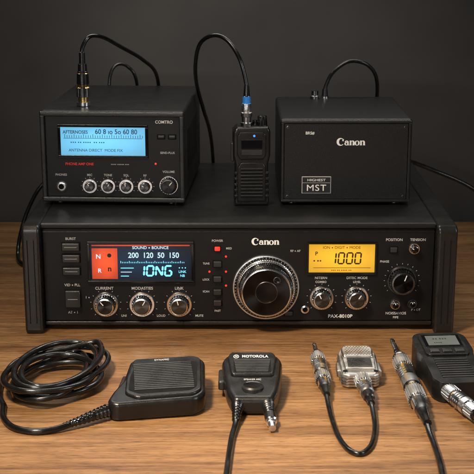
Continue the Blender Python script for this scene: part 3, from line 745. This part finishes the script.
sm = root('metal_microphone', 11.1, -13.2, 0, 'aged silver metal microphone with perforated head lying on table', 'microphone')
ws = lambda v: Vector((v.x*0.92, v.y, v.z*(0.92+0.05*(v.y+2.5))))
p = Part()
p.prism([(-1.85,-2.3),(-1.3,-2.7),(1.3,-2.7),(1.85,-2.3),(1.95,1.8),(1.6,2.8),(-1.6,2.8),(-1.95,1.8)], 0.05, 1.5, 'aged', 0.22, I, 4, vbev=0.2)
p.prism([(-1.5,-2.0),(1.5,-2.0),(1.6,0.1),(-1.6,0.1)], 1.4, 1.85, 'aged', 0.14, I, 4, vbev=0.2)
for i in range(3):
    p.prism([(-1.88,-2.32),(-1.32,-2.73),(1.32,-2.73),(1.88,-2.32),(1.99,1.8),(1.63,2.83),(-1.63,2.83),(-1.99,1.8)], 0.4+i*0.3, 0.52+i*0.3, 'steel', 0.04, I, 2)
p.finish('body', sm, warp=ws)
p = Part()
p.prism([(-1.5,0.3),(1.5,0.3),(1.6,1.9),(1.3,2.55),(-1.3,2.55),(-1.6,1.9)], 1.4, 1.92, 'aged', 0.2, I, 4, vbev=0.25)
for j in range(7):
    for i in range(9):
        xx = -1.16+i*0.29+(0.14 if j % 2 else -0.0); yy = 0.58+j*0.27
        if abs(xx) < 1.28: p.lathe([(0.09,1.915,'hole'),(0,1.935,'hole')], T(xx, yy, 0), 8)
p.finish('microphone_head', sm, warp=ws)
p = Part()
for i in range(7): p.box(-1.2,1.2,-1.8+i*0.26,-1.67+i*0.26,1.83,1.95,'steel',0.03)
p.box(-2.2,-1.75,-1.2,0.6,0.5,1.2,'aged',0.12); p.box(1.75,2.2,-1.2,0.6,0.5,1.2,'aged',0.12)
for sx in (-1.5,1.5): p.lathe([(0.25,1.45,'chrome'),(0.25,1.62,'chrome'),(0.1,1.63,'hole'),(0,1.6,'hole')], T(sx,-2.2,0), 16)
p.finish('clamp', sm, warp=ws)
A, L2 = aim((0.1,-2.5,0.85), (0.4,-7.8,0.75))
p = Part(); p.lathe([(0,0,'chrome'),(0.72,0,'chrome'),(0.72,0.3,'satin',.05),(0.70,1.2,'satin',.05),(0.56,1.3,'steel'),(0.56,1.5,'gold')]+ringed(0.64,1.55,2.5,3,'chrome')+[(0.62,2.55,'chrome'),(0.6,3.1,'chrome'),(0.48,3.2,'steel'),(0.46,4.2,'plastic'),(0.34,4.3,'rubber'),(0.3,5.3,'rubber'),(0,5.3,'rubber')], A, kn=20); p.finish('plug', sm)

pd = root('audio_plug', 15.4, -15, 0, 'long silver metal audio plug with black cable lying on table', 'plug', group='silver metal audio plugs')
A, L_ = aim((-0.25,9.6,0.86), (0.2,-10.4,0.86)); r = 0.82
p = Part(); p.lathe(plug_prof(L_, r), A, kn=24); p.finish('barrel', pd)
p = Part(); p.tube([(0.18,-10.0,0.84),(0.22,-11.5,0.5),(0.3,-13.5,0.3),(0.2,-17,0.28),(-0.3,-23,0.28)], 0.25, 'rubber'); p.finish('cable', pd)

# ------------------------------------------------------------------ handheld on table
ht = root('handheld_radio', 19.2, -14.0, 0, 'black rounded handheld radio with grey screen lying on table', 'walkie talkie', rz=4)
wh = lambda v: Vector((v.x, v.y, v.z*(1+0.05*(v.y+4.5))))
p = Part()
ol = [(-1.9,5.0),(-2.5,4.3),(-2.6,1.2),(-2.35,0.4),(-2.35,-4.0),(-1.8,-5.1),(1.8,-5.1),(2.35,-4.0),(2.35,0.4),(2.6,1.2),(2.5,4.3),(1.9,5.0)]
p.prism(ol, 0.05, 1.95, 'plastic', 0.6, I, 7, vbev=0.45)
p.prism([(-2.0,4.2),(-2.0,0.3),(-1.7,0.0),(1.7,0.0),(2.0,0.3),(2.0,4.2)], 1.85, 2.12, 'plastic', 0.13, I, 3, vbev=0.3)
p.finish('body', ht, warp=wh)
p = Part(); p.box(-1.75,1.75,1.4,3.95,2.08,2.16,'gloss',0.04); dd = p.finish('display', ht, warp=wh)
p = Part(); p.box(-1.45,1.45,1.75,3.65,2.16,2.18,'lcddim'); p.finish('screen', dd, warp=wh)
p = Part(); p.text('▪▪ ▪▪▪', 0.45, T(-0.2,3.0,2.19), 'dark', 0.0, sy=1.4); p.text('▪▪▪▪', 0.35, T(-0.5,2.2,2.19), 'dark', 0.0, sy=1.4); p.finish('readout_lettering', dd, wn=False, warp=wh)
for i in range(3):
    p = Part(); p.box(-1.6+i*1.15,-0.7+i*1.15,0.35,0.95,2.08,2.25,'btn',0.1); p.finish('push_button', ht, warp=wh)
p = Part()
for i in range(9): p.box(-1.5,1.5,-0.5-i*0.42,-0.34-i*0.42,1.93,1.965,'hole'); p.box(-1.5,1.5,-0.70-i*0.42,-0.52-i*0.42,1.93,2.03,'btn',0.04)
p.finish('speaker_grille', ht, warp=wh)
for sx, rr in ((1.3,0.55),(0.1,0.4)):
    p = Part(); p.lathe([(rr,0,'knob',.03),(rr*.95,1.1,'knob',.03),(rr*.8,1.2,'knob'),(0,1.2,'knob')], T(sx,4.8,1.3) @ RX(-90), kn=14)
    p.finish('knob', ht)
A, L2 = aim((-1.2,-4.9,1.1), (0.5,-11.2,0.8))
p = Part(); p.lathe([(0,0,'chrome'),(0.70,0,'chrome'),(0.70,0.2,'satin',.05),(0.70,1.3,'satin',.05),(0.58,1.35,'steel'),(0.58,1.6,'gold')]+ringed(0.74,1.65,2.9,4,'chrome')+[(0.74,2.95,'satin'),(0.74,3.6,'satin'),(0.62,3.7,'steel'),(0.66,3.75,'satin',.05),(0.62,4.9,'satin',.05),(0.5,5.0,'rubber'),(0.34,6.6,'rubber'),(0,6.6,'rubber')], A, kn=20); p.finish('plug', ht)
p = Part(); p.tube([(0.4,-10.9,0.84),(0.8,-12.4,0.5),(1.6,-14.5,0.28),(4.1,-17.5,0.28),(9,-20,0.28)], 0.25, 'rubber'); p.finish('cable', ht)

# ------------------------------------------------------------------ light
world = bpy.data.worlds.new('World'); scene.world = world; world.use_nodes = True
bg = world.node_tree.nodes['Background']; bg.inputs[0].default_value = (1.0, 0.94, 0.88, 1); bg.inputs[1].default_value = 0.022
def area(name, loc, tgt, sx, sy, power, col, spread=180):
    l = bpy.data.lights.new(name, 'AREA'); l.shape = 'RECTANGLE'; l.size = sx; l.size_y = sy; l.energy = power; l.color = col
    l.spread = R(spread)
    o_ = bpy.data.objects.new(name, l); o_.location = loc
    o_.rotation_euler = (Vector(tgt)-Vector(loc)).to_track_quat('-Z', 'Y').to_euler(); COL.objects.link(o_)
    return o_
area('key_lamp', (-0.36, -0.58, 0.90), (0.03, -0.27, 0.0), 0.18, 0.14, 2.5, (1.0, 0.84, 0.64), 54)
area('rim_softbox', (0.0, 0.34, 0.70), (0.02, -0.25, 0.0), 0.9, 0.08, 1.7, (1.0, 0.95, 0.88), 110)  # added softbox above frame at the back, for sheen on table and tops
area('side_lamp', (0.85, -0.50, 0.50), (0.08, -0.10, 0.05), 0.10, 0.4, 1.0, (0.94, 0.97, 1.0), 100)
area('glint_strip_fill', (-0.35, -1.35, 0.30), (0.0, 0.0, 0.10), 0.7, 0.07, 1.15, (1.0, 0.97, 0.93), 100)  # added low frontal strip that puts glints on knobs and metal
area('wall_glow_fill', (-0.05, -0.3, 1.0), (-0.02, 0.46, 0.22), 0.3, 0.3, 0.55, (1.0, 0.90, 0.80), 46)  # unseen fill aimed at the wall for a soft central glow, no fixture

# ------------------------------------------------------------------ camera
cam = bpy.data.cameras.new('camera'); co = bpy.data.objects.new('camera', cam); COL.objects.link(co)
co.location = (0, -1.163, 0.41); co.rotation_euler = (R(90-15), 0, 0)
cam.sensor_width = 36; cam.lens = 36*1200/474; cam.clip_start = 0.02; cam.clip_end = 50
cam.dof.use_dof = True; cam.dof.focus_distance = 1.12; cam.dof.aperture_fstop = 25
scene.camera = co
scene.view_settings.view_transform = 'Standard'; scene.view_settings.look = 'None'; scene.view_settings.exposure = 0
